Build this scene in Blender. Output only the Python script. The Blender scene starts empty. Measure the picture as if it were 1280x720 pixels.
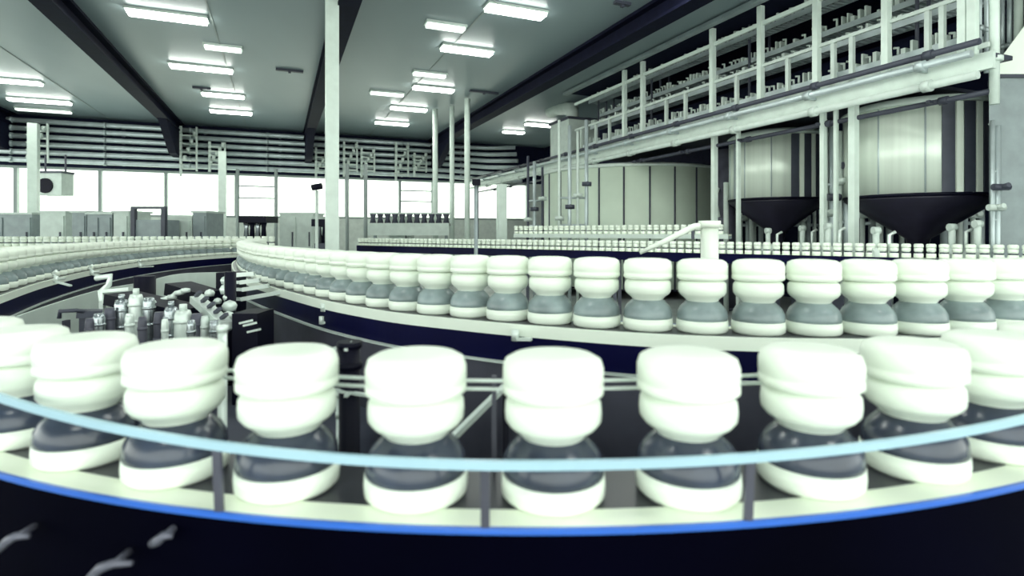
import bpy, bmesh, math, random
from mathutils import Vector, Matrix
random.seed(7)
C = bpy.context.scene.collection
F, CZ, HY = 700.0, 1.6, 290.0
PI = math.pi
CA, SA = math.cos(math.radians(22.5)), math.sin(math.radians(22.5))
def P(px, py, d): return Vector(((px-640)/F*d, d, CZ-(py-HY)/F*d))
def W(u, v, z=0.0): return Vector((u*CA - v*SA, u*SA + v*CA, z))
def UV(p): return (p.x*CA + p.y*SA, -p.x*SA + p.y*CA)
def at_u(px, u):                       # where the sight line of a column meets the plane u
    k = (px-640)/F; y = u/(k*CA+SA); return UV(Vector((k*y, y, 0)))[1]
def at_v(px, v):
    k = (px-640)/F; y = v/(-k*SA+CA); return UV(Vector((k*y, y, 0)))[0]
def on_z(px, py, z):
    d = (CZ-z)*F/(py-HY); return P(px, py, d)

# ------------------------------------------------------------------ materials
def mat(name, col, rough=.5, metal=0., emit=0., ecol=None, noise=0., scale=6., stretch=(1,1,1), bump=0., spec=.5, alpha=1.):
    m = bpy.data.materials.new(name); m.use_nodes = True
    nt = m.node_tree; b = nt.nodes['Principled BSDF']
    b.inputs['Base Color'].default_value = (*col, 1)
    b.inputs['Roughness'].default_value = rough
    b.inputs['Metallic'].default_value = metal
    b.inputs['Specular IOR Level'].default_value = spec
    b.inputs['Alpha'].default_value = alpha
    if emit:
        b.inputs['Emission Color'].default_value = (*(ecol or col), 1)
        b.inputs['Emission Strength'].default_value = emit
    if noise or bump:
        tc = nt.nodes.new('ShaderNodeTexCoord'); mp = nt.nodes.new('ShaderNodeMapping')
        mp.inputs['Scale'].default_value = stretch
        n = nt.nodes.new('ShaderNodeTexNoise'); n.inputs['Scale'].default_value = scale; n.inputs['Detail'].default_value = 4
        nt.links.new(tc.outputs['Object'], mp.inputs['Vector']); nt.links.new(mp.outputs['Vector'], n.inputs['Vector'])
        if noise:
            r = nt.nodes.new('ShaderNodeValToRGB')
            r.color_ramp.elements[0].position = .3; r.color_ramp.elements[1].position = .7
            r.color_ramp.elements[0].color = (*[max(0, c*(1-noise)) for c in col], 1)
            r.color_ramp.elements[1].color = (*[min(1, c*(1+noise)) for c in col], 1)
            nt.links.new(n.outputs['Fac'], r.inputs['Fac']); nt.links.new(r.outputs['Color'], b.inputs['Base Color'])
        if bump:
            bp = nt.nodes.new('ShaderNodeBump'); bp.inputs['Strength'].default_value = bump; bp.inputs['Distance'].default_value = .02
            nt.links.new(n.outputs['Fac'], bp.inputs['Height']); nt.links.new(bp.outputs['Normal'], b.inputs['Normal'])
    return m
M = dict(
    floor=mat('concrete_floor', (.34,.37,.37), .4, noise=.3, scale=1.2),
    ceiling=mat('ceiling_sheet', (.27,.34,.36), .38, noise=.06, scale=.6, stretch=(1,.2,1)),
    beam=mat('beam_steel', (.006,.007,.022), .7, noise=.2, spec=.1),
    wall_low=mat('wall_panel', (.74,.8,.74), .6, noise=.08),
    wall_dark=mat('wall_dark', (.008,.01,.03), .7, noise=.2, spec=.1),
    frame=mat('window_metal', (.32,.37,.36), .5, noise=.05),
    white=mat('white_plastic', (.9,.97,.86), .32, noise=.02, scale=8),
    cap=mat('white_cap_plastic', (.93,1.,.88), .38, noise=.01, scale=8),
    band=mat('smoky_band', (.04,.05,.08), .22, spec=.6, noise=.3, scale=12),
    paleband=mat('pale_band', (.25,.31,.32), .25, noise=.3, scale=10),
    handle=mat('handle_metal', (.13,.13,.17), .4, .3, noise=.1),
    belt=mat('cream_belt', (.88,.93,.78), .3, noise=.03, scale=5),
    chain=mat('dark_chain_belt', (.018,.018,.03), .3, noise=.2, scale=9),
    blue=mat('blue_edge', (.03,.14,.6), .3, noise=.05),
    navy=mat('navy_panel', (.0012,.0016,.03), .45, noise=.25, scale=3, spec=.1),
    navyblk=mat('black_panel', (.0003,.0003,.004), .7, noise=.3, scale=3, spec=.02),
    rail=mat('pale_blue_rail', (.42,.62,.74), .22, noise=.04),
    steel=mat('brushed_steel', (.42,.46,.48), .25, .85, noise=.1, scale=8, stretch=(1,1,12)),
    steeld=mat('dark_steel', (.085,.085,.115), .45, .2, noise=.25, scale=5),
    steell=mat('light_steel', (.75,.83,.78), .3, .25, noise=.1, scale=14),
    grey=mat('grey_paint', (.28,.33,.34), .5, noise=.1),
    greyd=mat('dark_grey_paint', (.05,.055,.08), .5, noise=.15),
    greyl=mat('pale_grey_paint', (.6,.68,.63), .5, noise=.08),
    post=mat('white_post_paint', (.72,.82,.75), .4, noise=.06),
    tank=mat('tank_steel', (.8,.88,.78), .32, .2, noise=.08, scale=3, stretch=(3,3,.05), bump=.15),
    tankg=mat('pale_tank_cladding', (.62,.72,.6), .45, noise=.05, scale=2),
    cone=mat('dark_cone_steel', (.012,.01,.024), .4, .1, noise=.3, scale=4),
    black=mat('black_rubber', (.003,.003,.012), .5, noise=.3, spec=.15),
    pipe=mat('pipe_steel', (.48,.55,.56), .3, .3, noise=.15, scale=3),
    lamp=mat('lamp_diffuser', (1,1,.95), .5, emit=10., ecol=(.95,1,.93)),
    glowdim=mat('weak_glow_diffuser', (.9,1,.95), .5, emit=.9, ecol=(.9,1,.92)),
)
g = bpy.data.materials.new('window_glass'); g.use_nodes = True; nt = g.node_tree
for n in list(nt.nodes): nt.nodes.remove(n)
o_ = nt.nodes.new('ShaderNodeOutputMaterial'); mx = nt.nodes.new('ShaderNodeMixShader')
tr = nt.nodes.new('ShaderNodeBsdfTransparent'); gl = nt.nodes.new('ShaderNodeBsdfGlossy')
gl.inputs['Roughness'].default_value = .05; tr.inputs['Color'].default_value = (.97,1,.96,1); mx.inputs['Fac'].default_value = .06
nt.links.new(tr.outputs[0], mx.inputs[1]); nt.links.new(gl.outputs[0], mx.inputs[2]); nt.links.new(mx.outputs[0], o_.inputs[0])
M['glass'] = g

# ------------------------------------------------------------------ mesh helpers
class MB:
    def __init__(s): s.bm = bmesh.new()
    def hexa(s, p, mi=0):
        v = [s.bm.verts.new(q) for q in p]
        for f in ((0,3,2,1),(4,5,6,7),(0,1,5,4),(1,2,6,5),(2,3,7,6),(3,0,4,7)):
            s.bm.faces.new([v[i] for i in f]).material_index = mi
        return s
    def box(s, x0,x1,y0,y1,z0,z1, mi=0):
        return s.hexa([(x0,y0,z0),(x1,y0,z0),(x1,y1,z0),(x0,y1,z0),(x0,y0,z1),(x1,y0,z1),(x1,y1,z1),(x0,y1,z1)], mi)
    def rbox(s, u0,u1,v0,v1,z0,z1, mi=0):          # box square to the room
        return s.hexa([W(u0,v0,z0),W(u1,v0,z0),W(u1,v1,z0),W(u0,v1,z0),W(u0,v0,z1),W(u1,v0,z1),W(u1,v1,z1),W(u0,v1,z1)], mi)
    def bar(s, a, b, w, h, mi=0):                   # rectangular bar between two points
        a, b = Vector(a), Vector(b); t = (b-a).normalized()
        up = Vector((0,0,1)) if abs(t.z) < .95 else Vector((0,1,0))
        r = t.cross(up).normalized()*w/2; q = r.cross(t).normalized()*h/2
        return s.hexa([a-r-q, a+r-q, a+r+q, a-r+q, b-r-q, b+r-q, b+r+q, b-r+q], mi)
    def tube(s, pts, r, n=8, mi=0):
        pts = [Vector(p) for p in pts]; rings = []
        rs = r if isinstance(r, (list, tuple)) else [r]*len(pts)
        prev = None
        for i, p in enumerate(pts):
            t = (pts[min(i+1, len(pts)-1)] - pts[max(i-1, 0)]).normalized()
            if prev is None:
                up = Vector((0,0,1)) if abs(t.z) < .9 else Vector((1,0,0))
                a = t.cross(up).normalized()
            else: a = (prev - t*prev.dot(t)).normalized()
            prev = a; b = t.cross(a)
            rings.append([s.bm.verts.new(p + (a*math.cos(2*PI*k/n) + b*math.sin(2*PI*k/n))*rs[i]) for k in range(n)])
        for i in range(len(rings)-1):
            for k in range(n):
                f = s.bm.faces.new((rings[i][k], rings[i][(k+1)%n], rings[i+1][(k+1)%n], rings[i+1][k])); f.smooth = n > 5; f.material_index = mi
        s.bm.faces.new(rings[0][::-1]).material_index = mi; s.bm.faces.new(rings[-1]).material_index = mi
        return s
    def lathe(s, prof, c=(0,0,0), n=32, mi=0, smooth=True):
        c = Vector(c); rings = []
        for r, z in prof:
            rings.append([s.bm.verts.new(c+Vector((r*math.cos(2*PI*k/n), r*math.sin(2*PI*k/n), z))) for k in range(n)] if r > 1e-6
                         else [s.bm.verts.new(c+Vector((0,0,z)))])
        for i in range(len(rings)-1):
            A, B = rings[i], rings[i+1]
            for k in range(n):
                k2 = (k+1) % n
                if len(A) == 1 and len(B) == 1: continue
                q = [A[0], B[k2], B[k]] if len(A) == 1 else ([A[k], A[k2], B[0]] if len(B) == 1 else [A[k], A[k2], B[k2], B[k]])
                f = s.bm.faces.new(q); f.smooth = smooth; f.material_index = mi
        if len(rings[0]) > 1: s.bm.faces.new(rings[0][::-1]).material_index = mi
        if len(rings[-1]) > 1: s.bm.faces.new(rings[-1]).material_index = mi
        return s
    def sweep(s, pts, nrm, prof, zf=None):          # closed profile [(offset, dz)] carried along a path
        rings = []
        for i, (p, n) in enumerate(zip(pts, nrm)):
            e = zf(p) if zf else 0.
            rings.append([s.bm.verts.new(Vector((p.x+n.x*o, p.y+n.y*o, p.z+dz+e))) for o, dz in prof])
        m = len(prof)
        for i in range(len(rings)-1):
            for k in range(m):
                s.bm.faces.new((rings[i][k], rings[i][(k+1)%m], rings[i+1][(k+1)%m], rings[i+1][k]))
        s.bm.faces.new(rings[0][::-1]); s.bm.faces.new(rings[-1])
        return s
    def done(s, name, m, parent=None, base=True):
        bm = s.bm; bmesh.ops.recalc_face_normals(bm, faces=bm.faces)
        if parent is not None: off = Vector(parent['_o'])
        elif base:
            xs = [v.co for v in bm.verts]
            off = Vector(((min(c.x for c in xs)+max(c.x for c in xs))/2, (min(c.y for c in xs)+max(c.y for c in xs))/2, min(c.z for c in xs)))
        else: off = Vector((0,0,0))
        for v in bm.verts: v.co -= off
        me = bpy.data.meshes.new(name); bm.to_mesh(me); bm.free()
        for k in (m if isinstance(m, (list, tuple)) else [m]): me.materials.append(M[k])
        o = bpy.data.objects.new(name, me); C.objects.link(o)
        o['_o'] = tuple(off)
        if parent is not None: o.parent = parent; 
        else: o.location = off
        return o
def sub(mb, name, m, parent):                        # a child of a part: the part's origin is its thing's
    return mb.done(name, m, parent)
def tag(o, label=None, cat=None, group=None, kind=None):
    if label: o['label'] = label
    if cat: o['category'] = cat
    if group: o['group'] = group
    if kind: o['kind'] = kind
    return o
def empty(name, loc, label, cat, group=None):
    o = bpy.data.objects.new(name, None); C.objects.link(o); o.location = loc; o['_o'] = tuple(loc)
    o.empty_display_size = .1
    return tag(o, label, cat, group)
def struct(mb, name, m, label=None):
    return tag(mb.done(name, m, base=False), label, None, None, 'structure')

# ------------------------------------------------------------------ room shell
ZC = 5.6
struct(MB().rbox(-17,12,-7,24.4,-.2,0), 'floor', 'floor')
struct(MB().rbox(-17,12,-7,24.4,ZC,ZC+.2), 'ceiling', 'ceiling')
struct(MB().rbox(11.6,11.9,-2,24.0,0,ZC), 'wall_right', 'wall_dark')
wf = MB(); edges = [-15.5,-12.6,-10.2,-8.3,-5.92,-3.9,-1.57,-.15,2.53,4.75,6.2,8.2,10.75]
wf.rbox(-17,12,24,24.3,0,2.15)
struct(wf, 'wall_far_lower', 'wall_low')
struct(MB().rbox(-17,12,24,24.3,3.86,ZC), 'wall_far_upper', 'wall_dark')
struct(MB().rbox(10.75,12,24,24.3,2.15,3.86), 'wall_far_end', 'wall_low')
for i in range(len(edges)-1):
    a, b = edges[i], edges[i+1]
    f = MB(); w = .05
    f.rbox(a,a+w,23.98,24.2,2.15,3.86); f.rbox(b-w,b,23.98,24.2,2.15,3.86)
    f.rbox(a+w,b-w,23.98,24.2,2.15,2.23); f.rbox(a+w,b-w,23.98,24.2,3.78,3.86)
    if b-a < 1.7:
        f.rbox(a+w,b-w,24.02,24.12,3.36,3.41); f.rbox(a+w,b-w,24.02,24.12,2.9,2.95)
    e = f.done('window_%d' % (i+1), 'frame'); e['kind'] = 'structure'
    MB().rbox(a+w,b-w,24.08,24.1,2.23,3.78).done('window_pane', 'glass', e)
# roof beams with their knees
for nm, u, kn in (('beam_left', -3.47, 1), ('beam_middle', 1.02, 0), ('beam_right', 6.1, 0), ('beam_outer', -8.4, 0)):
    b = MB(); b.rbox(u-.17,u+.17,-6,23.9,ZC-.06,ZC); b.rbox(u-.03,u+.03,-6,23.9,ZC-.34,ZC-.06); b.rbox(u-.17,u+.17,-6,23.9,ZC-.38,ZC-.33)
    p = [W(u-.12,20.6,ZC-.36), W(u+.12,20.6,ZC-.36), W(u+.12,23.85,ZC-.36), W(u-.12,23.85,ZC-.36)]
    q = [W(u-.12,22.6,ZC-1.25), W(u+.12,22.6,ZC-1.25), W(u+.12,23.85,ZC-1.3), W(u-.12,23.85,ZC-1.3)]
    b.hexa(q+p)
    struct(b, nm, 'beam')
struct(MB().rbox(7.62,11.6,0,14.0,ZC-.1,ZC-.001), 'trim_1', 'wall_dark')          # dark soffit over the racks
tb = MB(); tb.rbox(7.45,7.6,0,14.2,ZC-.1,ZC-.03); struct(tb, 'trim_2', 'pipe')
for i, u in enumerate((-5.6,-1.2,3.4)):                                             # sheet joints of the ceiling
    struct(MB().rbox(u,u+.03,-6,23.9,ZC-.012,ZC-.0005), 'trim_%d' % (i+3), 'frame')

# ------------------------------------------------------------------ ceiling lights
def lamp(px, py, w, label, dim=False, depth=.26, group=None):
    c = on_z(px, py, ZC-.05); u, v = UV(c)
    L = max(.7, min(1.5, w*c.y/F/1.0))
    e = empty('ceiling_light', W(u,v,ZC-.1), label, 'light', 'strip lights under the ceiling')
    MB().rbox(u-L/2-.03,u+L/2+.03,v-depth/2-.03,v+depth/2+.03,ZC-.05,ZC-.001).done('housing', 'greyl', e)
    MB().rbox(u-L/2,u+L/2,v-depth/2,v+depth/2,ZC-.1,ZC-.05).done('diffuser', 'glowdim' if dim else 'lamp', e)
for px, py, w, lb in (
    (210,20,85,'long bright ceiling light at top left, right of the left beam'),
    (252,85,68,'bright ceiling light second down in the row right of left beam'),
    (279,119,46,'small bright ceiling light third down right of the left beam'),
    (289,140,46,'farthest small bright ceiling light right of the left beam'),
    (14,101,60,'bright ceiling light cut by the left edge of the photo'),
    (50,126,72,'bright ceiling light left of left beam, beside the photo edge light'),
    (645,14,76,'biggest bright ceiling light, topmost right of the middle beam'),
    (584,63,64,'broad bright ceiling light second down right of the middle beam'),
    (542,111,50,'bright ceiling light third down between middle and right beams'),
    (511,136,44,'bright ceiling light fourth down between middle and right beams'),
    (490,154,40,'farthest bright ceiling light between middle and right beams'),
    (676,156,40,'bright ceiling light right of the right beam near the pipes'),
    (642,165,26,'smallest ceiling light just right of the right beam foot')):
    lamp(px, py, w, lb)
for px, py, w, lb in (
    (279,60,38,'weakly glowing ceiling strip between the two largest right of left beam'),
    (557,33,48,'weakly glowing ceiling strip between the two largest right of middle beam'),
    (537,93,40,'weakly glowing ceiling strip above the third bright one at centre'),
    (484,117,40,'weakly glowing ceiling strip left of the fourth bright one at centre'),
    (55,138,55,'weakly glowing ceiling strip farthest left of the left beam')):
    lamp(px, py, w, lb, True, .2)  # strips with a faint glow, far weaker than the bright ones
for u, v, lb in ((-1.5,1.5,'added ceiling light over the front conveyor, left one out of frame'),(2.6,1.5,'added ceiling light over the front conveyor, right one out of frame'),
              (-1.5,-2.0,'added ceiling light behind the viewer, left one'),(2.6,-2.0,'added ceiling light behind the viewer, right one'),
   (5.0,3.0,'added ceiling light beside the walkway out of frame, nearest'),(5.0,5.0,'added ceiling light beside the walkway out of frame, middle one'),(5.0,7.0,'added ceiling light beside the walkway out of frame, farthest'),(-1.0,4.6,'added ceiling light over the filling machine, out of frame'),(2.8,4.6,'added ceiling light over the middle row, out of frame'),(-5,4.6,'added ceiling light over the left belt, out of frame'),(6.9,1.2,'added ceiling light over the tanks, out of frame')):
    e = empty('ceiling_light', W(u,v,ZC-.09), lb, 'light', 'strip lights under the ceiling')  # unseen lamps, added to brighten the bottles, tanks and hall
    MB().rbox(u-.75,u+.75,v-.2,v+.2,ZC-.05,ZC-.001).done('housing', 'greyl', e)
    MB().rbox(u-.7,u+.7,v-.17,v+.17,ZC-.09,ZC-.05).done('diffuser', 'lamp', e)
for px, py, w, lb in ((178,14,24,'short dark ceiling bracket beside the top left light'), (252,110,20,'short dark ceiling bracket left of the third light by the left beam'),
                      (362,88,32,'thin dark ceiling bracket left of the white column'), (778,4,22,'thin dark ceiling bracket at the top above right beam'),
                      (605,115,38,'thin dark ceiling bracket beside the right beam')):
    c = on_z(px, py, ZC-.02); u, v = UV(c); L = w*c.y/F
    tag(MB().rbox(u-L/2,u+L/2,v-.05,v+.05,ZC-.05,ZC-.001).rbox(u-.03,u+.03,v-.03,v+.03,ZC-.09,ZC-.05).done('ceiling_bracket', 'greyd'), lb, 'bracket', 'dark ceiling brackets')

# ------------------------------------------------------------------ pipes along the far wall
rows = ['topmost', 'second from top', 'third from top', 'fourth from top', 'fifth from top', 'lowest']
for i in range(6):
    z = 5.33 - i*.262; m = MB(); m.tube([W(-16,23.55,z), W(6.5,23.55,z), W(8.5,23.45-.1*i,z-.03*i), W(9.6,22.8-.15*i,z-.05*i)], .088, 10)
    for k in range(9):
        u = -13+k*2.6; m.rbox(u-.05,u+.05,23.55,24.0,z-.05,z+.05)
        m.tube([W(u-.5,23.55,z), W(u-.42,23.55,z)], .105, 10)
    tag(m.done('wall_pipe', 'pipe'), '%s of the grey pipes running along the far wall over the windows' % rows[i], 'pipe', 'pipes along the far wall')
def hanger(px, z0, z1, lb, w=.5, d=23.1):
    u = at_v(px, d); m = MB()
    m.rbox(u-.04,u+.04,d-.04,d+.04,z0,z1)
    m.rbox(u+w-.03,u+w+.03,d-.03,d+.03,z0+.2,z1)
    for k in range(5):
        z = z0+.25+k*(z1-z0-.3)/5; m.rbox(u,u+w,d-.03,d+.03,z,z+.05)
        m.tube([W(u+.1*k,d-.15,z+.1), W(u+.1*k+.1,d-.15,z+.1)], .09, 8)
        m.rbox(u-.02,u+.02,d-.2,23.45,z+.08,z+.12)
    tag(m.done('pipe_hanger', 'greyl'), lb, 'pipe hanger', 'hanging valve racks on the far wall pipes')
for px, z0, z1, lb in ((36,3.7,5.2,'ladder shaped pipe hanger at the far left column'), (226,3.6,5.4,'ladder shaped pipe hanger by the foot of left beam'),
                       (262,3.8,4.9,'short valve rack right of the left beam foot'), (430,3.8,5.2,'valve rack just right of the tall white column'),
                       (452,3.8,5.0,'second valve rack right of the tall white column'), (495,3.7,5.3,'valve rack left of the three thin white columns'),
                       (518,3.9,4.9,'small valve rack beside the three thin columns'), (395,3.7,4.9,'valve rack just left of the tall white column')):
    hanger(px, z0, z1, lb)

# ------------------------------------------------------------------ columns
def column(px, d, w, z1, lb, z0=0, r=True, m='post'):
    b = P(px, HY, d); mb = MB()
    e = empty('column', (b.x, b.y, z0), lb, 'column', 'columns of the hall')
    if r: mb.tube([(b.x,b.y,z0+.02),(b.x,b.y,z1)], w/2, 14)
    else: u, v = UV(b); mb.rbox(u-w/2,u+w/2,v-w/2,v+w/2,z0+.02,z1)
    mb.done('shaft', m, e)
    MB().box(b.x-w*.9,b.x+w*.9,b.y-w*.9,b.y+w*.9,z0,z0+.02).done('base_plate', 'grey', e)
    return e
column(415, 9.0, .2, ZC, 'tall white square column rising through the photo left of centre', r=False)
column(544, 18.0, .17, ZC-.05, 'leftmost of the three thin white columns at centre')
column(565, 17.6, .15, ZC-.05, 'middle of the three thin white columns at centre')
column(584, 16.6, .17, ZC-.05, 'rightmost of the three thin white columns beside right beam')
column(42, 15.5, .22, 4.6, 'pale column near the left edge in front of windows', r=False)
column(278, 19.5, .24, 4.4, 'grey column in front of windows right of left beam', r=False)
column(297, 20.5, .12, 3.9, 'thin grey post just right of the grey window column', m='frame')
column(345, 20.5, .12, 3.9, 'thin grey post between window column and tall white column', m='frame')
column(434, 19.0, .11, 3.9, 'thin grey post just right of the tall white column', m='frame')
column(457, 19.0, .13, 3.9, 'second thin grey post right of the tall white column', m='frame')
column(627, 13.5, .2, 2.75, 'short grey pillar under the left end of pipe bridge', r=False)
column(596, 14.5, .1, 2.9, 'thin dark post at left end of the pipe bridge', m='greyd')

# ------------------------------------------------------------------ machines along the far wall
def cabinet(px0, px1, y0, d, m, lb, doors=1, portal=False):
    a, b = P(px0, HY, d), P(px1, HY, d); z1 = CZ-(y0-HY)/F*d
    e = empty('machine_cabinet', ((a.x+b.x)/2, d+.4, 0), lb, 'machine', 'machine cabinets by the windows')
    if portal:
        t = .09
        MB().box(a.x,a.x+t,d,d+.1,0,z1).box(b.x-t,b.x,d,d+.1,0,z1).box(a.x+t,b.x-t,d,d+.1,z1-t*.6,z1).done('portal_frame', 'greyd', e)
        MB().box(a.x+t,b.x-t,d+.05,d+.7,0,z1-.3).done('body', m, e)
        return e
    MB().box(a.x,b.x,d,d+.8,.06,z1).box(a.x+.03,b.x-.03,d+.05,d+.7,0,.06).done('body', m, e)
    w = (b.x-a.x)/doors
    for k in range(doors):
        dd = MB().box(a.x+k*w+.03,a.x+(k+1)*w-.03,d-.03,d,.15,z1-.08).done('door', m, e)
        sub(MB().box(a.x+(k+1)*w-.12,a.x+(k+1)*w-.09,d-.06,d-.03,1.2,1.6), 'handle', 'greyd', dd)
    MB().box(a.x-.03,b.x+.03,d-.04,d+.84,z1,z1+.05).done('top_plate', 'greyl', e)
    return e
cabinet(-30,40,268,14.5,'grey','dull grey machine cabinet at the far left edge',2)
cabinet(50,82,266,14.0,'greyl','pale grey machine cabinet right of the far left column',1)
cabinet(90,108,266,13.2,'grey','narrow grey machine cabinet left of the wide one',1)
cabinet(109,140,268,13.2,'grey','wide grey machine cabinet left of the dark framed portal',2)
cabinet(142,161,266,13.2,'greyl','narrow pale cabinet touching the dark framed portal',1)
cabinet(163,206,258,12.6,'grey','grey machine inside a dark rectangular portal frame',1,True)
cabinet(210,240,272,13.5,'greyl','low pale machine right of the dark framed portal',2)
cabinet(241,258,266,13.5,'grey','narrow grey machine left of grey window column',1)
cabinet(350,392,268,15.5,'greyl','pale machine cabinet left of the tall white column',2)
cabinet(486,512,272,17.0,'greyl','pale machine cabinet below the dark toothed conveyor',1)
# dark headed little machine
def dark_machine(px0, px1, y0, d, lb, n=4):
    a, b = P(px0, HY, d), P(px1, HY, d); z1 = CZ-(y0-HY)/F*d
    e = empty('capping_machine', ((a.x+b.x)/2, d+.3, 0), lb, 'machine')
    MB().box(a.x,b.x,d,d+.6,0,1.35).done('base', 'greyd', e)
    MB().box(a.x-.05,b.x+.05,d-.05,d+.65,z1-.16,z1).done('head', 'black', e)
    for k in range(n):
        x = a.x+(k+.5)*(b.x-a.x)/n
        MB().tube([(x,d+.1,1.35),(x,d+.1,1.7),(x,d+.1,z1-.16)], [.08,.05,.08], 8).done('spindle', 'black' if k % 2 else 'steel', e)
dark_machine(302,331,270,13.5,'dark capping machine right of the grey window column')
dark_machine(393,408,274,12.5,'small dark machine at the foot of the tall white column',2)
# far conveyor with a toothed dark row
e = empty('toothed_conveyor', P(512,330,16.5)*1.0, 'far pale conveyor carrying a dark toothed chain below the windows', 'conveyor')
a, b = P(462,HY,16.5), P(562,HY,16.5)
e.location = ((a.x+b.x)/2,16.6,0); e['_o'] = tuple(e.location)
MB().box(a.x,b.x,16.3,16.9,1.78,1.86).done('deck', 'greyl', e)
MB().box(a.x,b.x,16.3,16.35,1.5,1.78).done('side_panel', 'greyl', e)
for k in range(11):
    x = a.x+.1+k*(b.x-a.x-.2)/10
    MB().tube([(x,16.5,1.86),(x,16.5,2.0),(x,16.5,2.13)], [.1,.06,.1], 8).done('chain_tooth', 'greyd', e)
MB().box(a.x,b.x,16.47,16.53,2.13,2.17).done('guide_bar', 'greyl', e)
for x in (a.x+.1, b.x-.15): MB().box(x,x+.08,16.55,16.65,0,1.78).done('leg', 'grey', e)
# unit heater on the far wall
c = P(69,231,18.1); e = empty('fan_heater', (c.x,c.y,c.z-.35), 'dark hanging fan heater beside the far left column', 'heater')
MB().box(c.x-.4,c.x+.4,c.y-.25,c.y+.25,c.z-.35,c.z+.35).done('casing', 'greyl', e)
MB().tube([(c.x-.1,c.y-.29,c.z-.05),(c.x-.1,c.y-.25,c.z-.05)], .24, 20).done('fan', 'black', e)
MB().box(c.x-.46,c.x-.4,c.y-.27,c.y+.2,c.z-.3,c.z+.1).done('side_vent', 'black', e)
MB().box(c.x-.42,c.x+.42,c.y-.27,c.y+.27,c.z+.35,c.z+.42).done('hood', 'greyd', e)
for q in (-.35,.3): MB().box(c.x+q,c.x+q+.04,c.y,c.y+.04,c.z+.42,4.1).done('hanger_rod', 'greyd', e)

# ------------------------------------------------------------------ mezzanine with pipe racks
UP = 7.6
e = empty('mezzanine_platform', W(8.3,13,0), 'long raised steel walkway with railing receding above the tanks', 'platform')
VE = 13.8
MB().rbox(UP+.06,9.6,5.0,VE,3.49,3.54).rbox(UP+.06,8.0,3.85,5.0,3.49,3.54).done('deck', 'greyd', e)
MB().rbox(UP,UP+.06,3.85,22.6,3.36,3.56).done('edge_beam', 'post', e)
MB().rbox(UP+.02,UP+.05,3.9,VE,3.62,3.68).done('kick_rail', 'greyl', e)
MB().rbox(UP,UP+.05,3.9,VE,4.99,5.06).done('top_rail', 'post', e)
MB().rbox(UP+.01,UP+.04,3.9,VE,4.28,4.33).done('middle_rail', 'greyl', e)
for px in (780,803,890,950,1020,1107,1203,1215):
    v = at_u(px, UP); w = .045
    MB().rbox(UP-.03,UP+.06,v-w,v+w,3.56,5.33).done('railing_post', 'post', e)
for px in (727,745,762,833,857,921,985,1042,1065,1160,1178):
    v = at_u(px, UP+.05)
    MB().rbox(UP+.02,UP+.08,v-.03,v+.03,3.56,4.3).done('railing_stub', 'greyl', e)
for px, w, z0 in ((745,.06,0),(893,.09,0),(923,.06,0),(1029,.07,0),(1045,.05,0),(1067,.1,0)):
    v = at_u(px, UP+.12)
    MB().rbox(UP+.12-w/2,UP+.12+w/2,v-w/2,v+w/2,z0-.14,3.49).done('leg', 'post', e)
# pipes that run along the platform edge
for u, z, r, m, lb in ((7.42,3.27,.05,'greyl','pale pipe running directly below the walkway edge'),
                       (7.3,3.5,.045,'pipe','grey pipe running in front of the walkway edge beam'),
                       (7.45,3.66,.04,'greyd','dark pipe running just above the walkway edge beam'),
                       (7.75,3.12,.035,'greyd','thin dark pipe lowest under the walkway')):
    mb = MB().tube([W(u,3.9,z), W(u,14,z), W(u,22.4,z+.03)], r, 8)
    v = 4.4
    while v < 22:
        mb.tube([W(u,v,z), W(u,v+.1,z)], r*1.5, 8); mb.rbox(min(u,UP+.03),max(u,UP+.03)+.01,v+.15,v+.19,z-.02,z+.02); v += 1.6
    tag(mb.done('bridge_pipe', m), lb, 'pipe', 'pipes along the walkway')
# racks behind the railing: cable trays, valve rows, added dark backing boxes
tz = [(8.0,3.95,'lowest'),(8.25,4.5,'second'),(8.5,4.85,'third'),(8.2,5.22,'topmost')]
for u, z, lb in tz:
    e = empty('cable_tray', W(u,13,z), '%s of the cable trays with fittings above the walkway deck' % lb, 'cable tray', 'cable trays above the walkway')
    MB().rbox(u-.14,u-.11,4.2,VE,z,z+.09).rbox(u+.11,u+.14,4.2,VE,z,z+.09).done('side_rail', 'pipe', e)
    r_ = MB(); f_ = MB(); v = 4.3; k = 0
    while v < VE-.1:
        r_.rbox(u-.11,u+.11,v,v+.03,z,z+.02)
        if random.random() < .85:
            h = random.uniform(.03,.17); w = random.uniform(.02,.07)
            if random.random() < .5: f_.rbox(u-.13,u-.02,v,v+w,z+.09,z+.09+h)
            else: f_.tube([W(u-.12,v,z+.1), W(u-.12,v,z+.12+h*.6), W(u-.12,v+.06,z+.13+h*.6)], .018, 6)
        v += .1
    tag(r_.done('tray_rung', 'pipe', e), kind='stuff')
    tag(f_.done('fittings', 'greyl', e), 'pale valves and cable fittings', kind='stuff')
    h = MB()
    for vv in (5,8,11,13.4): h.rbox(u+.14,u+.17,vv,vv+.04,z,ZC-.1)
    h.done('hanger_rod', 'greyd', e)
for i, (u, z, w, h, lb) in enumerate(((9.2,4.35,.5,.5,'lower dark box added behind the cable trays to keep the racks dark'), (9.3,5.0,.5,.36,'upper dark box added behind the cable trays to keep the racks dark'))):
    tag(MB().rbox(u-w/2,u+w/2,4.6,VE,z-h/2,z+h/2).done('rack_backdrop', 'wall_dark'), lb, 'duct')  # dark boxes added so the rack interior does not turn bright
e = empty('air_box', W(8.2,15.0,3.56), 'pale sheet metal air box on the far end of the walkway', 'air box')
MB().rbox(7.75,8.7,14.4,15.6,3.56,4.75).done('casing', 'greyl', e)
MB().rbox(7.7,8.75,14.35,15.65,4.75,4.82).done('top_plate', 'greyd', e)
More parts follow.
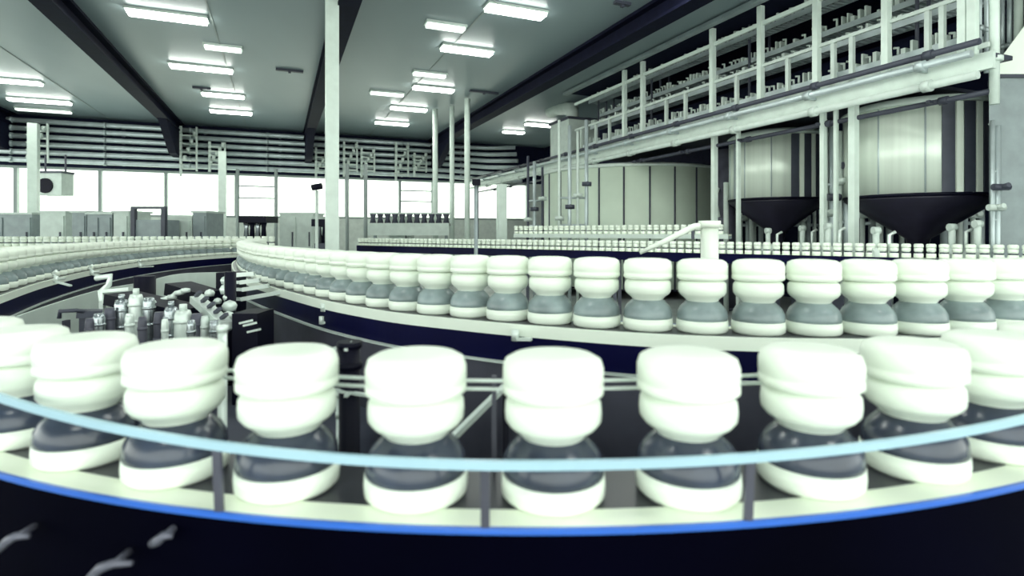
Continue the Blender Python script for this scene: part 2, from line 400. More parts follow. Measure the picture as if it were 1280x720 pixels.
MB().tube([W(8.2,15,4.82),W(8.2,15,5.2),W(8.2,16,5.4),W(8.2,16.5,5.4)], .2, 14).done('elbow_duct', 'greyl', e)
for vv in (14.5,15.4): MB().rbox(7.7,8.7,vv,vv+.08,3.42,3.56).done('support', 'greyd', e)
# slim vertical pipes at the right end of the walkway
for i, (px, u, z0, z1, r) in enumerate(((1224,7.9,3.56,5.4,.03),(1233,8.05,3.56,5.4,.025),(1243,7.75,3.1,5.4,.05),(1253,9.0,3.56,5.4,.03),(1262,9.0,3.56,5.4,.03),(1273,9.0,3.56,5.4,.05))):
    v = at_u(px, u); nm = ['first','second','third','fourth','fifth','last'][i]
    tag(MB().tube([W(u,v,z0),W(u,v,z1)], r, 8).tube([W(u,v,z0+.5),W(u,v,z0+.56)], r*1.7, 8).tube([W(u,v,z1),W(u+.02,v,ZC-.1)], r, 8).done('riser_pipe', 'post' if i in (2,5) else 'pipe'),
        '%s of the thin vertical pipes at the upper right corner, counted from left' % nm, 'pipe', 'riser pipes at the upper right')

# ------------------------------------------------------------------ tanks
def tank(cx, cy, r, z0, z1, lb, m='tank', seams=14, cone=True, conez=1.25):
    e = empty('storage_tank', (cx,cy,0), lb, 'tank')
    s = MB().lathe([(r,z0),(r,z1)], (cx,cy,0), 56)
    s.done('shell', m, e)
    MB().lathe([(r+.02,z1-.05),(r+.03,z1),(r*.93,z1+.06),(r*.5,z1+.14),(.12,z1+.17),(0,z1+.17)], (cx,cy,0), 56).done('top_dome', 'greyl', e)
    for k in range(seams):
        a = 2*PI*(k+.3)/seams
        x, y = cx+math.cos(a)*(r+.004), cy+math.sin(a)*(r+.004)
        MB().tube([(x,y,z0+.02),(x,y,z1-.06)], .011*max(1,r/1.2), 6).done('seam', 'greyd' if m == 'tankg' else 'pipe', e)
    MB().lathe([(r+.012,z0),(r+.022,z0+.02),(r+.012,z0+.04)], (cx,cy,0), 56).done('bottom_band', 'black', e)
    if cone:
        MB().lathe([(r*.995,z0),(r*1.0,z0-.03),(.16,conez),(.12,conez-.2),(.12,conez-.3)], (cx,cy,0), 48).done('cone', 'cone', e)
        for k in range(4):
            a = math.atan2(-cy,-cx)+(1.45,-1.45,2.6,-2.6)[k]; x, y = cx+math.cos(a)*(r+.05), cy+math.sin(a)*(r+.05)
            MB().tube([(x,y,0),(x,y,z0+.4)], .05, 10).done('leg', 'greyl', e)
        MB().tube([(cx,cy,conez-.3),(cx,cy,conez-.6),(cx-.6,cy-.5,conez-.6)], .06, 8).done('outlet_pipe', 'pipe', e)
    return e
t2 = tank(6.16, 8.5, .98, 2.1, 3.42, 'big shiny steel tank with dark cone bottom at the right', seams=11, conez=1.5)
t1 = tank(5.2, 11.0, .88, 2.2, 3.44, 'shiny steel tank with dark cone bottom left of the bigger one', seams=11, conez=1.6)
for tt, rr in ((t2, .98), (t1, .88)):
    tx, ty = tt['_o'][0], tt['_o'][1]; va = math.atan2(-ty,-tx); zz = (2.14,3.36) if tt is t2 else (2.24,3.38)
    for a0, a1, mm in ((.27,.42,'greyd'),(.44,.52,'white'),(.54,.68,'greyd'),(.70,.79,'white'),(.81,.98,'greyd'),(1.0,1.08,'white'),(1.1,1.3,'greyd'),(-1.0,-.85,'grey')):  # tank reflections, put into the colour of dark and light strips
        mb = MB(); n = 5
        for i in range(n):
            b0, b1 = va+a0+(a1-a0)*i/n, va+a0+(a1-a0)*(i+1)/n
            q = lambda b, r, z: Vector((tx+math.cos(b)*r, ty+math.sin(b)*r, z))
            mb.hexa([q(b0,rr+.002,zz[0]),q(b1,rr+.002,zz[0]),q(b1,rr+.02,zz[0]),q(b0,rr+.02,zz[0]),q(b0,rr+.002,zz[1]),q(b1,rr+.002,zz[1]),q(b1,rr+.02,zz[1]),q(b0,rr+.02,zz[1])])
        mb.done('reflection_strip', mm, tt)
# feed pipe seen on the front of the nearer tank
a = -2.0; p0 = Vector((6.16+math.cos(-1.35)*1.03, 8.5+math.sin(-1.35)*1.03, 3.05)); p1 = Vector((6.16+math.cos(-1.05)*1.04, 8.5+math.sin(-1.05)*1.04, 2.72))
MB().tube([p0, (p0+p1)/2+Vector((0,-.03,0)), p1], .015, 6).done('sight_glass', 'white', t2)
tank(3.35, 15.6, 2.48, .2, 3.2, 'wide pale panelled silo behind the far bottle rows', m='tankg', seams=26, cone=False)
# dark standing cylinder between silo and tank
c = P(907,HY,11.6); e = empty('dark_standpipe', (c.x,c.y,0), 'dark vertical cylinder between the pale silo and the tank', 'pipe')
MB().tube([(c.x,c.y,.05),(c.x,c.y,3.3)], .2, 20).done('shaft', 'steeld', e)
MB().tube([(c.x,c.y,0),(c.x,c.y,.05)], .28, 20).done('base_plate', 'greyd', e)
MB().tube([(c.x-.22,c.y-.15,2.5),(c.x-.3,c.y-.15,2.3),(c.x-.22,c.y-.18,1.9)], .05, 8).done('valve', 'greyl', e)
# pipe manifolds
def manifold(pxs, d, y0, y1, lb, m='greyl', r=.035):
    e = empty('pipe_manifold', P(pxs[0],HY,d)-Vector((0,0,CZ)), lb, 'pipework')
    for k, px in enumerate(pxs):
        b = P(px,HY,d); zt = CZ-(y0+(k%3)*7-HY)/F*d; zb = 0 if y1 > 285 else CZ-(y1-HY)/F*d
        q = MB().tube([(b.x,b.y,zb),(b.x,b.y,zt)], r*(1+.4*(k%2)), 8)
        q.done('riser', m if k % 2 == 0 else 'pipe', e)
        z = zb+(zt-zb)*(.55+.1*(k%3)) if zb > 0 else 1.9+.25*(k%4)
        MB().tube([(b.x-.1,b.y-.05,z),(b.x+.1,b.y-.05,z)], r*1.6, 8).tube([(b.x,b.y-.05,z),(b.x,b.y-.16,z+.02)], r*1.2, 8).done('valve', 'greyd' if k % 2 else 'greyl', e)
    b0, b1 = P(pxs[0],HY,d), P(pxs[-1],HY,d)
    for z in (1.75, 2.35): MB().tube([(b0.x,d,z),(b1.x,d,z)], r*.8, 8).done('cross_pipe', 'pipe', e)
manifold([699,712,722,733], 12.3, 150, 300, 'thin pale pipes and valves standing before the silo left part', r=.03)
manifold([1032,1040,1050,1058], 8.9, 150, 300, 'cluster of pipes and valves between the two steel tanks', m='greyl', r=.035)
manifold([660,668,678], 13.5, 195, 300, 'slim dark pipes at the left edge of the silo', m='greyd', r=.03)
manifold([1241,1247], 6.9, 150, 300, 'slim pipes between the bigger tank and the grey duct', m='pipe', r=.025)
manifold([1078,1090,1101,1112,1127,1180,1193,1205,1216,1226], 9.7, 250, 300, 'row of pale pipes standing behind the big tank cone', r=.04)
manifold([926,935,943,951,1000,1010,1018,1026], 12.2, 255, 300, 'row of pale pipes standing behind the left tank cone', r=.04)
# low clutter of pump blocks below the tanks
for i, (px, d, h, w, lb) in enumerate(((960,9.6,1.62,.22,'small pump unit below the cone of the left tank'), (1003,9.4,1.66,.2,'pump unit right below the left tank cone'),
                    (1035,8.1,1.68,.24,'pump unit between the two steel tanks'), (1095,7.4,1.62,.16,'pump unit left below the big tank cone'),
                    (1190,7.3,1.66,.2,'pump unit right below the big tank cone'), (1222,7.0,1.7,.22,'pump unit beside the foot of the grey duct'), (885,9.9,1.75,.22,'pump unit in front of the dark standing cylinder'))):
    c = P(px,HY,d); e = empty('pump_unit', (c.x,c.y,0), lb, 'pump', 'pumps below the tanks')
    MB().box(c.x-w*.6,c.x+w*.6,c.y-.15,c.y+.15,0,1.2).done('pedestal', 'greyd', e)
    MB().tube([(c.x-w*.5,c.y,1.3),(c.x+w*.5,c.y,1.3)], .1, 12).done('motor', 'greyl', e)
    MB().tube([(c.x,c.y,1.3),(c.x,c.y,h)], .04, 8).tube([(c.x-.045,c.y,h),(c.x+.045,c.y,h)], .05, 8).done('riser', 'greyl', e)
    MB().tube([(c.x+.12,c.y-.08,1.2),(c.x+.12,c.y-.08,h-.06),(c.x+.2,c.y-.08,h-.02)], .022, 8).done('hose', 'steell', e)
# grey duct with the bright slanting chute
e = empty('discharge_duct', (6.5,7.15,0), 'grey sheet metal duct with bright slanting chute at the right edge', 'duct')
MB().hexa([(5.92,6.95,0.1),(6.66,6.95,0.1),(7.0,7.35,0.1),(6.26,7.35,0.1),(5.92,6.95,3.51),(6.66,6.95,3.51),(7.0,7.35,3.51),(6.26,7.35,3.51)]).done('duct_body', 'grey', e)
MB().hexa([(5.9,6.93,3.55),(6.45,6.93,3.55),(6.8,7.35,3.55),(6.26,7.35,3.55),(6.78,6.93,4.75),(7.75,6.93,4.75),(8.1,7.35,4.75),(7.14,7.35,4.75)]).done('chute', 'white', e)
MB().hexa([(5.88,6.91,3.51),(6.7,6.91,3.51),(7.08,7.37,3.51),(6.26,7.37,3.51),(5.88,6.91,3.55),(6.7,6.91,3.55),(7.08,7.37,3.55),(6.26,7.37,3.55)]).done('collar', 'greyd', e)
MB().hexa([(5.88,6.91,0),(6.7,6.91,0),(7.08,7.37,0),(6.26,7.37,0),(5.88,6.91,0.1),(6.7,6.91,0.1),(7.08,7.37,0.1),(6.26,7.37,0.1)]).done('base_plate', 'greyd', e)

# ------------------------------------------------------------------ the bottles
SEG = 36
def bottle_parts(e, bm_='band'):
    MB().lathe([(.055,.152),(.066,.153),(.0725,.158),(.0725,.168),(.0705,.171),(.0725,.174),(.0725,.194),(.069,.206),(.058,.2125),(.04,.215),(0,.2155)], tuple(e['_o']), SEG).done('cap', 'cap', e)
    MB().lathe([(.042,.080),(.044,.090),(.050,.098),(.062,.107),(.0685,.116),(.0695,.128),(.0685,.142),(.064,.148),(.056,.1515),(0,.1515)], tuple(e['_o']), SEG).done('body', 'white', e)
    MB().lathe([(.0725,.036),(.0728,.044),(.071,.058),(.064,.072),(.052,.084),(.046,.090),(.043,.091),(0,.091)], tuple(e['_o']), SEG).done('label_band', bm_, e)
    MB().lathe([(0,0),(.068,0),(.0735,.006),(.0745,.02),(.0735,.036),(0,.036)], tuple(e['_o']), SEG).done('base', 'white', e)
proto = bpy.data.objects.new('bottle', None); C.objects.link(proto); proto['_o'] = (0,0,0); proto.empty_display_size = .05
bottle_parts(proto)
proto2 = bpy.data.objects.new('bottle', None); C.objects.link(proto2); proto2['_o'] = (0,0,0); proto2.empty_display_size = .05
bottle_parts(proto2, 'paleband')
first = {id(proto): True, id(proto2): True}
PR = [proto, proto2]
def bottle(loc, label, group, kind=0):
    proto = PR[kind]
    if first[id(proto)]: r = proto; first[id(proto)] = False
    else:
        r = proto.copy(); C.objects.link(r)
        for ch in list(proto.children):
            c = ch.copy(); C.objects.link(c); c.parent = r
    r.location = loc; r.rotation_euler = (0,0,random.uniform(0,6))
    r.scale = (1,1,1) if kind else (1.06,1.06,1)
    return tag(r, label, 'bottle', group)
mb = MB(); mb.lathe([(.05,0),(.053,.03),(.051,.06)], n=14, mi=0); mb.lathe([(.051,.06),(.038,.075)], n=14, mi=1); mb.lathe([(.038,.075),(.05,.09),(.05,.125),(.04,.13)], n=14, mi=0); mb.lathe([(.05,.132),(.053,.14),(.053,.17),(.04,.182),(0,.183)], n=14, mi=0)
farp = mb.done('bottle', ['white','band'], base=False); ffirst = [True]
def far_bottle(loc, label, group, s=1.):
    if ffirst[0]: r = farp; ffirst[0] = False
    else: r = farp.copy(); C.objects.link(r)
    r.location = loc; r.scale = (s,s,s); r.rotation_euler = (0,0,random.uniform(0,6))
    return tag(r, label, 'bottle', group)

# ------------------------------------------------------------------ winding main conveyor
def catmull(ctrl, n=24):
    out = []
    for i in range(1, len(ctrl)-2):
        p0,p1,p2,p3 = [Vector(c) for c in ctrl[i-1:i+3]]
        for k in range(n):
            t = k/n
            out.append(.5*((2*p1)+(-p0+p2)*t+(2*p0-5*p1+4*p2-p3)*t*t+(-p0+3*p1-3*p2+p3)*t**3))
    out.append(Vector(ctrl[-2])); return out
R0, cx0, cy0 = 2.2, .03, 3.055
ctrl = [(cx0+R0*math.sin(math.radians(a)), cy0-R0*math.cos(math.radians(a)), 1.2) for a in (52,42,32,24,16,8,0,-8,-16,-24,-32)]
ctrl += [(-1.58,1.5,1.215),(-2.05,1.85,1.24),(-2.38,2.3,1.27),(-2.65,2.8,1.29),(-3.0,3.5,1.3),(-3.45,4.55,1.3),(-3.75,5.6,1.3),(-3.85,6.5,1.3),(-3.78,7.3,1.3),(-3.55,7.62,1.3),(-3.3,7.35,1.3),
         (-3.05,6.6,1.3),(-2.6,5.45,1.3),(-1.75,3.85,1.3),(-.92,2.72,1.3),(-.45,2.22,1.3),(-.12,1.98,1.303),(.16,1.82,1.305),(.46,1.70,1.305),(.8,1.64,1.305),(1.2,1.65,1.305),(1.6,1.74,1.305),(2.0,1.9,1.305),(2.5,2.2,1.305),(3.0,2.6,1.305)]
path = catmull(ctrl, 14)
nrm = []
for i in range(len(path)):
    t = (path[min(i+1,len(path)-1)]-path[max(i-1,0)]); t.z = 0; t.normalize(); nrm.append(Vector((-t.y, t.x, 0)))
cum = [0.]
for i in range(1, len(path)): cum.append(cum[-1]+(path[i]-path[i-1]).length)
def along(s):
    s = max(0, min(cum[-1]-1e-6, s))
    lo = 0
    while cum[lo+1] < s: lo += 1
    t = (s-cum[lo])/(cum[lo+1]-cum[lo]); return path[lo].lerp(path[lo+1], t), nrm[lo].lerp(nrm[lo+1], t).normalized()
conv = empty('bottle_conveyor', (0,2.6,0), 'winding white belt conveyor with navy sides carrying the large bottles', 'conveyor')
def strip(name, prof, m, i0=0, i1=None, zf=None, lb=None):
    o = MB().sweep(path[i0:i1], nrm[i0:i1], prof, zf).done(name, m, conv)
    if lb: o['label'] = lb
    return o
rect = lambda a,b,c,d: [(a,c),(b,c),(b,d),(a,d)]
strip('belt', rect(-.1,.05,-.02,0), 'chain', lb='dark glossy chain surface')
strip('belt_margin', rect(.05,.098,-.02,.001), 'belt', lb='cream margin strip of the belt')
strip('outer_edge', [(.098,-.005),(.106,-.006),(.106,-.001),(.104,.0015),(.098,.0015)], 'blue', lb='bright blue edge strip')
strip('outer_panel', rect(.088,.104,-.5,-.0055), 'navyblk')
strip('inner_edge', rect(-.112,-.1,-.034,.003), 'white')
strip('inner_panel', rect(-.112,-.1,-.115,-.034), 'navy', lb='dark navy side panel')
strip('lip', rect(-.128,-.1,-.122,-.115), 'steell')
strip('drip_panel', rect(-.12,-.112,-.6,-.122), 'steeld', lb='dark grey steel skirt')
iF = next(i for i, p in enumerate(path) if i > 60 and p.x < -1.7)
zf = lambda p: .087 + (.045*(p.x/.85)**2 if p.x < 0 else .02*(p.x/.85)**2) if abs(p.x) < 1.3 else (.087+.1 if p.x < 0 else .087+.047)
strip('guard_rail', [(.100,-.006),(.108,-.006),(.108,.006),(.100,.006)], 'rail', 0, iF, zf, 'pale blue guard rail')
strip('inner_rail', rect(-.094,-.089,.146,.151), 'steell', 0, iF)
strip('inner_rail', rect(-.094,-.089,.132,.137), 'steell', 0, iF)
def bracket(px_s):
    p, n = along(px_s); a = p+n*.099; e = zf(p)
    MB().bar(a+Vector((0,0,.001)), a+n*.005+Vector((0,0,e-.006)), .012, .006).done('rail_bracket', 'steeld', conv)
    b = p-n*.099
    MB().bar(b+Vector((0,0,0)), b+Vector((0,0,.155)), .008, .008).done('rail_bracket', 'steeld', conv)
sC = min(range(90), key=lambda i: abs(path[i].x)); sC = cum[sC]
for tx in (-150,275,606,936,1420):
    bs = min((k*.004 for k in range(50, int((sC+1.6)/.004))), key=lambda q: abs(640+F*(along(q)[0]+along(q)[1]*.1).x/(along(q)[0]+along(q)[1]*.1).y-tx)); bracket(bs)
# legs of the frame
s = .4
while s < cum[-1]-.3:
    p, n = along(s); MB().box(p.x-.03,p.x+.03,p.y-.03,p.y+.03,0,p.z-.02).done('leg', 'steeld', conv); s += 1.4
# clamp levers on the sides: head block plus a blade
def lever(px, py, d, L, ang, side=1, hook=False, z=None):
    a = P(px, py, d); c, s_ = math.cos(math.radians(ang)), math.sin(math.radians(ang))
    b = a+Vector((L*c, -.02, L*s_))
    m = MB(); m.bar(a, b, .016, .009)
    m.tube([a+Vector((0,0,-.004)), a+Vector((0,0,.03))], .012, 8)
    m.tube([a+Vector((0,.06,.012)), a+Vector((0,-.01,.012))], .007, 8)
    if hook: m.tube([a+Vector((0,0,.03)), a+Vector((-.02,0,.045)), a+Vector((.01,-.01,.06))], .008, 8)
    m.done('clamp_lever', 'steell', conv)
lever(402,404,2.42,.19,12); lever(404,388,2.42,.12,0); lever(644,424,1.74,.05,4)
lever(70,352,3.1,.1,-12,hook=True); lever(115,343,3.6,.12,-6,hook=True); lever(175,334,4.6,.12,4,hook=True)
# outer side handles below the front edge (pale hooked levers)
def handle(px, py, d, flip=1, L=.05):
    a = P(px,py,d); m = MB()
    m.tube([a+Vector((-L*flip,-.004,-L*.75)), a+Vector((-L*.4*flip,-.012,-.008)), a+Vector((0,-.014,0)), a+Vector((L*.5*flip,-.01,-.002))], [.006,.007,.006,.004], 8)
    m.tube([a+Vector((0,.02,-.002)), a+Vector((0,-.012,-.002))], .005, 8)
    m.done('side_handle', 'handle', conv)
handle(150,697,.80,L=.05); handle(30,664,.86,L=.035); handle(212,663,.80,L=.022)

NM = ['first','second','third','fourth','fifth','sixth','seventh','eighth','ninth','tenth','eleventh','twelfth','thirteenth','fourteenth']
# front bottles, spaced from the one right of the slanting arm
def s_of_px(px, lo, hi):
    best = None; s = lo
    while s < hi:
        p, _ = along(s); q = 640+F*p.x/max(p.y,.05)
        if best is None or abs(q-px) < best[0]: best = (abs(q-px), s)
        s += .004
    return best[1]
sF = s_of_px(690, 0, sC+.4)
front = []
k = -6
while True:
    s = sF + k*.21
    p, n = along(s)
    if s > cum[iF]: break
    if s > .12: front.append((s, p, 640+F*p.x/p.y))
    k += 1
vis = sorted([f for f in front if -60 < f[2] < 1345], key=lambda f: f[2])
for s, p, px in front:
    if (s,p,px) in vis:
        i = vis.index((s,p,px))
        lb = {0:'large white bottle cut by the left edge in the front row'}.get(i, 'large white bottle, %s from the left in the nearest row' % NM[i])
    else: continue
    bottle(p, lb, 'large bottles on the front belt')
# transition and left belt
s = cum[iF]+.1; sT = next(cum[i] for i, p in enumerate(path) if p.y > 7.0 and cum[i] > cum[iF])
sTip = next(cum[i] for i, p in enumerate(path) if i > 200 and cum[i] > sT and p.y < 7.3 and p.x > -3.5)
while s < sTip:
    p, n = along(s); px = 640+F*p.x/p.y
    if px > -40: bottle(p, 'white bottle packed in the line curving away on the left belt', 'bottles packed on the left belt', 1)
    s += .156
# middle row coming back to the right
sB = s_of_px(688, sTip+1.5, cum[-1]); ss = []
s = sB
while s > sTip+.02: ss.append(s); s -= .158
s = sB+.158
while s < cum[-1]-.1: ss.append(s); s += .158
mid = sorted([(along(s)[0], s) for s in ss], key=lambda q: q[1])
ind = [q for q in mid if q[0].x/q[0].y*F+640 > 590 and q[0].x/q[0].y*F+640 < 1330]
for q in mid:
    px = q[0].x/q[0].y*F+640
    if px >= 1330: continue
    if q in ind:
        i = ind.index(q); j = len(ind)-1-i
        n_ = NM[j] if j < len(NM) else str(j+1)
        bottle(q[0], 'white bottle %s from the right end of the middle row' % n_, 'bottles on the middle belt', 1)
    else: bottle(q[0], 'white bottle merging with others where the middle row starts far left', 'bottles on the middle belt', 1)

# ------------------------------------------------------------------ far straight conveyors with small bottles
def far_conveyor(a, b, z, lb, blb, grp, pitch=.126, s=1., side='navy', side_h=.14, b0=0., hw=.09, legz=0):
    a, b = Vector((*a,0)), Vector((*b,0)); t = (b-a).normalized(); n = Vector((t.y,-t.x,0))
    if n.y > 0: n = -n
    L = (b-a).length; mid = (a+b)/2
    e = empty('bottle_conveyor', (mid.x,mid.y,0), lb, 'conveyor')
    up = lambda v, zz: Vector((v.x,v.y,zz))
    def slab(o0,o1,z0,z1,nm,m):
        p = [a+n*o0,b+n*o0,b+n*o1,a+n*o1]
        MB().hexa([up(q,z0) for q in p]+[up(q,z1) for q in p]).done(nm, m, e)
    slab(-hw,hw,z-.03,z,'belt','belt'); slab(hw,hw+.02,z-side_h,z+.004,'side_panel',side); slab(-hw-.02,-hw,z-side_h,z+.004,'side_panel','grey')
    k = .3
    while k < L: 
        q = a+t*k; MB().box(q.x-.03,q.x+.03,q.y-.03,q.y+.03,0,z-.03).done('leg', 'greyd', e); k += 2.2
    k = b0
    while k < L-.05:
        far_bottle(up(a+t*k, z), blb, grp, s); k += pitch
far_conveyor((-3.74,13.8),(6.4,6.15),1.27,'straight conveyor with navy side behind the middle bottle row','small white bottle in the long row just above the navy stripe','small bottles on the far straight belt',pitch=.128)
far_conveyor((0.1,12.4),(3.75,9.63),1.56,'higher far conveyor in front of the pale silo','small white bottle in the upper far row before the pale silo','small bottles on the higher far belt',pitch=.13, s=.95, side='greyl', side_h=.08)
far_conveyor((-9.6,9.9),(-4.35,10.3),1.34,'far conveyor at left in front of the machine cabinets','small white bottle in the far left row before the machine cabinets','small bottles on the far left belt',pitch=.13, side='belt', side_h=.1)

# ------------------------------------------------------------------ swan arm and post behind the middle row
e = empty('swing_arm', (P(887,HY,2.75).x,2.75,0), 'white curved swing arm on a thick white post behind middle row', 'arm')
b = P(887,HY,2.75)
MB().tube([(b.x,b.y,0),(b.x,b.y,1.62)], .042, 16).tube([(b.x,b.y,1.62),(b.x,b.y,1.655)], .052, 16).done('post', 'white', e)
MB().tube([P(887,281,2.75),P(868,283,2.75),P(850,292,2.75),P(828,303,2.75),P(800,316,2.75)], [.016,.016,.015,.013,.01], 10).done('arm', 'white', e)
MB().bar(P(866,288,2.75), P(866,299,2.75), .012, .012).done('stop', 'greyd', e)
# slim dark posts behind the middle row
for px, d, y0, lb in ((595,6.5,232,'thin grey sensor post standing left of the small grey pillar'),):
    b = P(px,HY,d); e = empty('sensor_post', (b.x,b.y,0), lb, 'post')
    MB().tube([(b.x,b.y,0),(b.x,b.y,CZ+(HY-y0)/F*d)], .022, 8).done('post', 'grey', e)
    MB().box(b.x-.04,b.x+.05,b.y-.06,b.y+.03,CZ+(HY-y0)/F*d,CZ+(HY-y0)/F*d+.07).done('sensor_head', 'black', e)
b = P(396,HY,10.5); e = empty('sensor_post', (b.x,b.y,0), 'post with a black sensor head just left of tall column', 'post')
MB().tube([(b.x,b.y,0),(b.x,b.y,CZ+.78)], .03, 8).done('post', 'greyl', e)
MB().tube([(b.x-.08,b.y-.02,CZ+.83),(b.x+.1,b.y-.02,CZ+.86)], .06, 10).done('sensor_head', 'black', e)

# ------------------------------------------------------------------ machine inside the loop
fm = empty('filling_machine', (-1.6,2.7,0), 'dark filling machine with steel cylinders inside the conveyor loop', 'machine')
MB().lathe([(.95,0),(.95,.88),(.9,.92),(0,.92)], (-1.35,2.35,0), 40).done('base_drum', 'greyd', fm)
MB().box(-2.2,-.6,1.9,3.2,0,.8).done('base_plate', 'black', fm)
def vcyl(px, ytop, d, rpx, m, yneck=None):
    b = P(px,ytop,d); r = rpx/F*d
    mb = MB().tube([(b.x,b.y,.85),(b.x,b.y,b.z-.02),(b.x,b.y,b.z)], [r,r,r*.8], 14)
    if rpx in (8,10): mb.tube([(b.x,b.y,b.z),(b.x,b.y,b.z+.025)], r*.45, 10)
    for zz in (b.z-.05, b.z-.12): mb.tube([(b.x,b.y,zz),(b.x,b.y,zz+.012)], r*1.12, 14)
    mb.done('cylinder', m, fm)
for px, yt, d, r, m in ((124,392,2.3,7,'steel'),(137,385,2.35,6,'steeld'),(152,375,2.4,8,'steel'),(170,368,2.4,8,'steell'),(186,372,2.4,7,'steel'),(199,390,2.35,6,'steeld'),
                        (214,384,2.3,8,'steel'),(229,388,2.25,10,'steell'),(246,392,2.25,7,'steeld'),(256,395,2.25,5,'steell'),(268,400,2.2,6,'steel'),(112,398,2.2,5,'steeld'),
                        (162,392,2.15,5,'steell'),(178,396,2.1,5,'steeld'),(206,399,2.1,4,'steell'),(239,400,2.1,5,'steel')): vcyl(px,yt,d,r,m)
# heads, chain, ladder bar
MB().bar(P(245,374,2.45),P(283,407,2.2),.05,.03).done('slanting_ladder', 'steell', fm)
for k in range(5):
    a = P(245+8*k,370+7*k,2.42-.05*k); MB().bar(a, a+Vector((.03,-.02,.02)), .016,.012).done('rung', 'greyd', fm)
ch = []
for k in range(11): ch.append(P(190+k*4.2, 380-k*1.5+(-2 if k > 6 else 0), 2.6))
mb = MB(); mb.tube(ch, .012, 8)
for q in ch[::2]: mb.lathe([(0,-.012),(.02,-.008),(.02,.008),(0,.012)], q, 8)
mb.done('chain', 'steell', fm)
MB().bar(P(150,372,2.6),P(240,392,2.5),.16,.05).done('head_plate', 'black', fm)
MB().bar(P(222,360,2.9),P(262,372,2.8),.14,.06).done('head_plate', 'black', fm)
for px, py, d, r in ((283,350,2.6,7),(284,361,2.55,9),(286,371,2.5,7),(287,382,2.45,9),(285,395,2.4,8),(283,408,2.35,7),(262,366,2.6,6),(252,372,2.6,6),(272,376,2.5,5),(231,390,2.4,6),(181,352,3.,6),(190,378,2.5,5)):
    q = P(px,py,d); rr = r/F*d
    MB().lathe([(0,-rr*.8),(rr*.8,-rr*.7),(rr,0),(rr*.7,rr*.5),(0,rr*.8)], q, 12).done('nozzle', 'steell', fm)
q = P(285,350,2.42); MB().tube([(q.x-.03,q.y+.08,.85),(q.x-.03,q.y+.08,q.z+.03)], .024, 12).done('nozzle_column', 'black', fm)
q = P(181,345,2.95); MB().tube([(q.x,q.y,.85),(q.x,q.y,q.z)], .05, 12).done('dark_column', 'black', fm)
MB().box(P(290,HY,2.2).x,P(322,HY,2.2).x,2.2,2.35,.62,CZ-(392-HY)/F*2.2).done('drive_box', 'black', fm)
for px, py in ((305,407),(310,415),(300,404)): 
    q = P(px,py,2.15); MB().bar(q, q+Vector((.05,-.01,.012)), .014,.008).done('wing_nut', 'steell', fm)
hb = P(288,340,2.95); MB().box(hb.x-.05,hb.x+.06,2.9,3.0,.8,hb.z).done('blade_holder', 'black', fm)
for (px,py,d,x1,y1) in ((292,344,2.88,318,342),(300,353,2.88,325,350),(303,362,2.88,336,357),(302,374,2.88,358,364)):
    a_, b_ = P(px,py,d), P(x1,y1,d+.02)
    MB().bar(a_, b_, .03, .02).bar(Vector((hb.x,2.92,a_.z)), a_, .02, .015).done('blade', 'steell', fm)
# small pale arms at the left of the machine
mb = MB(); a = P(133,345,2.7)
mb.tube([P(120,348,2.7),P(138,345,2.7),P(136,356,2.7),P(126,365,2.7),P(128,378,2.65)], .014, 8); mb.bar(P(126,364,2.7),P(163,361,2.7),.03,.015); mb.bar(P(128,378,2.65),P(143,377,2.65),.03,.015)
mb.bar(P(128,378,2.65),Vector((P(128,378,2.65).x,2.65,.9)),.02,.02)
mb.done('feed_arm', 'steell', fm)
mb = MB(); mb.tube([P(74,398,2.3),P(75,389,2.3),P(96,388,2.3),P(108,390,2.35)], .008, 8); mb.bar(P(96,392,2.35),P(128,392,2.4),.08,.03); mb.bar(P(112,392,2.38),Vector((P(112,392,2.38).x,2.38,.85)),.06,.04)
mb.done('side_arm', 'greyd', fm)
# pale curved shield and dark trough walls inside the loop
pts = [P(20,395,2.6),P(70,378,2.9),P(125,362,3.3),P(180,352,3.8),P(225,342,4.1),P(282,340,4.3)]
def wall_strip(name, pts, bottoms, t, m, e):
    mb = MB()
    for i in range(len(pts)-1):
        a, b = pts[i], pts[i+1]; za, zb = bottoms[i], bottoms[i+1]
        n = Vector((b.y-a.y, -(b.x-a.x), 0)).normalized()*t
        mb.hexa([Vector((a.x,a.y,za)),Vector((b.x,b.y,zb)),Vector((b.x+n.x,b.y+n.y,zb)),Vector((a.x+n.x,a.y+n.y,za)),a,b,b+n,a+n])
    return mb.done(name, m, e)
sh = empty('curved_shield', (-2.6,3.8,0), 'curved brushed steel shield standing inside the far left bend', 'shield')
import itertools
cc = catmull([pts[0]]+pts+[pts[-1]], 6)
wall_strip('shield_plate', cc, [.7]*len(cc), .012, 'greyl', sh)
for q in (pts[1],pts[3],pts[5]): MB().box(q.x-.02,q.x+.02,q.y+.03,q.y+.07,0,q.z-.1).done('leg', 'steeld', sh)
# deck floor of the sunken middle
ri = [path[i]-nrm[i]*.125 for i in range(0, len(path), 4)]
bm_ = MB(); vs_ = [bm_.bm.verts.new((p.x,p.y,.62)) for p in ri]; vt_ = [bm_.bm.verts.new((p.x,p.y,.6)) for p in ri]
bm_.bm.faces.new(vs_); bm_.bm.faces.new(vt_[::-1])
for i in range(len(ri)):
    j = (i+1) % len(ri); bm_.bm.faces.new((vs_[i],vs_[j],vt_[j],vt_[i]))
bm_.done('drip_tray', 'navyblk', conv)['label'] = 'black tray closing the middle of the loop'
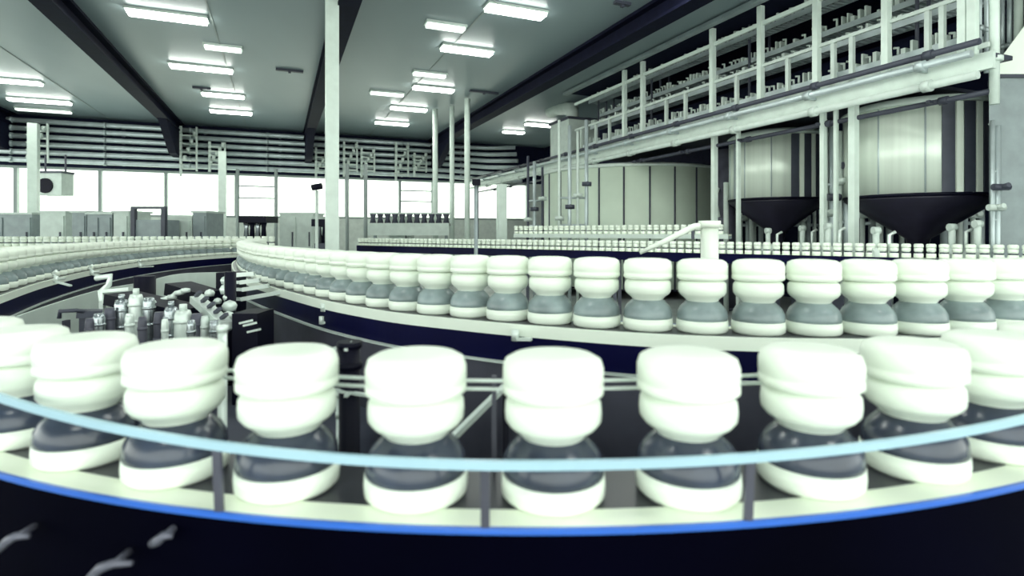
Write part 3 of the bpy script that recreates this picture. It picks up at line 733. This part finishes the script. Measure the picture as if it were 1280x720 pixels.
# slanting arm and posts between the near bottles
ga = empty('slanting_rod', (P(560,555,1.12).x,1.12,0), 'pale slanting guide arm showing between two front row bottles', 'rod')
MB().bar(P(560,553,1.12), P(630,484,1.3), .012, .013).done('rod', 'steell', ga)
MB().tube([Vector((P(557,557,1.12).x,1.12,0)), P(557,556,1.12)], .014, 10).done('post', 'steeld', ga)
MB().tube([P(557,553,1.14)+Vector((0,.01,-.015)), P(557,553,1.14)+Vector((0,-.02,-.015))], .02, 10).done('pivot', 'steeld', ga)
b = P(632,484,1.31); MB().tube([Vector((b.x,b.y,0)), b+Vector((0,0,.0))], .008, 8).done('post', 'black', ga)
for px, d, y0, r, m, lb in ((278,1.17,408,.009,'steell','slim pale post between second and third front bottles'), (437,1.3,428,.024,'black','black post between the third and fourth front bottles'),
                         (425,1.32,490,.009,'steell','slim pale post beside the black post in the front gap')):
    b = P(px,y0,d); e = empty('support_post', (b.x,b.y,0), lb, 'post')
    MB().tube([(b.x,b.y,0),(b.x,b.y,b.z)], r, 10).done('post', m, e)
    for zz in (b.z-.012,b.z-.06): MB().tube([(b.x,b.y,zz),(b.x,b.y,zz+.014)], r*1.2, 10).done('collar', m, e)
for (a, c, d, lb) in (((405,440),(440,428),1.3,'upper thin pale blade crossing the gap beside the black post'), ((408,486),(465,495),1.28,'lower thin pale blade crossing the gap beside the black post')):
    tag(MB().bar(P(*a,d),P(*c,d),.012,.006).bar(P(437,(a[1]+c[1])/2,d)+Vector((0,-.03,0)),P(437,(a[1]+c[1])/2,d)+Vector((0,.012,0)),.008,.006).done('steel_blade', 'steell'), lb, 'blade')

# ------------------------------------------------------------------ light
w = bpy.data.worlds.new('daylight'); bpy.context.scene.world = w; w.use_nodes = True
bg = w.node_tree.nodes['Background']; bg.inputs[0].default_value = (.92,1.,.92,1); bg.inputs[1].default_value = 1.6

cam = bpy.data.cameras.new('camera'); co = bpy.data.objects.new('camera', cam); C.objects.link(co)
co.location = (0,0,CZ); co.rotation_euler = (PI/2,0,0)
cam.sensor_width = 36; cam.lens = 36*F/1280; cam.shift_y = (HY-360)/1280; cam.clip_start = .05
cam.dof.use_dof = True; cam.dof.focus_distance = 4.5; cam.dof.aperture_fstop = 2.8
sc = bpy.context.scene; sc.camera = co
vs = sc.view_settings
sc.display_settings.display_device = 'sRGB'; vs.view_transform = 'Standard'; vs.look = 'None'; vs.gamma = 1; vs.use_curve_mapping = False; vs.exposure = 1.1
for o in sc.objects:
    if o.parent is None and o.name.split('.')[0] in ('mezzanine_platform', 'bridge_pipe', 'air_box'): o.location.z += .14
for o in sc.objects:
    if '_o' in o: del o['_o']
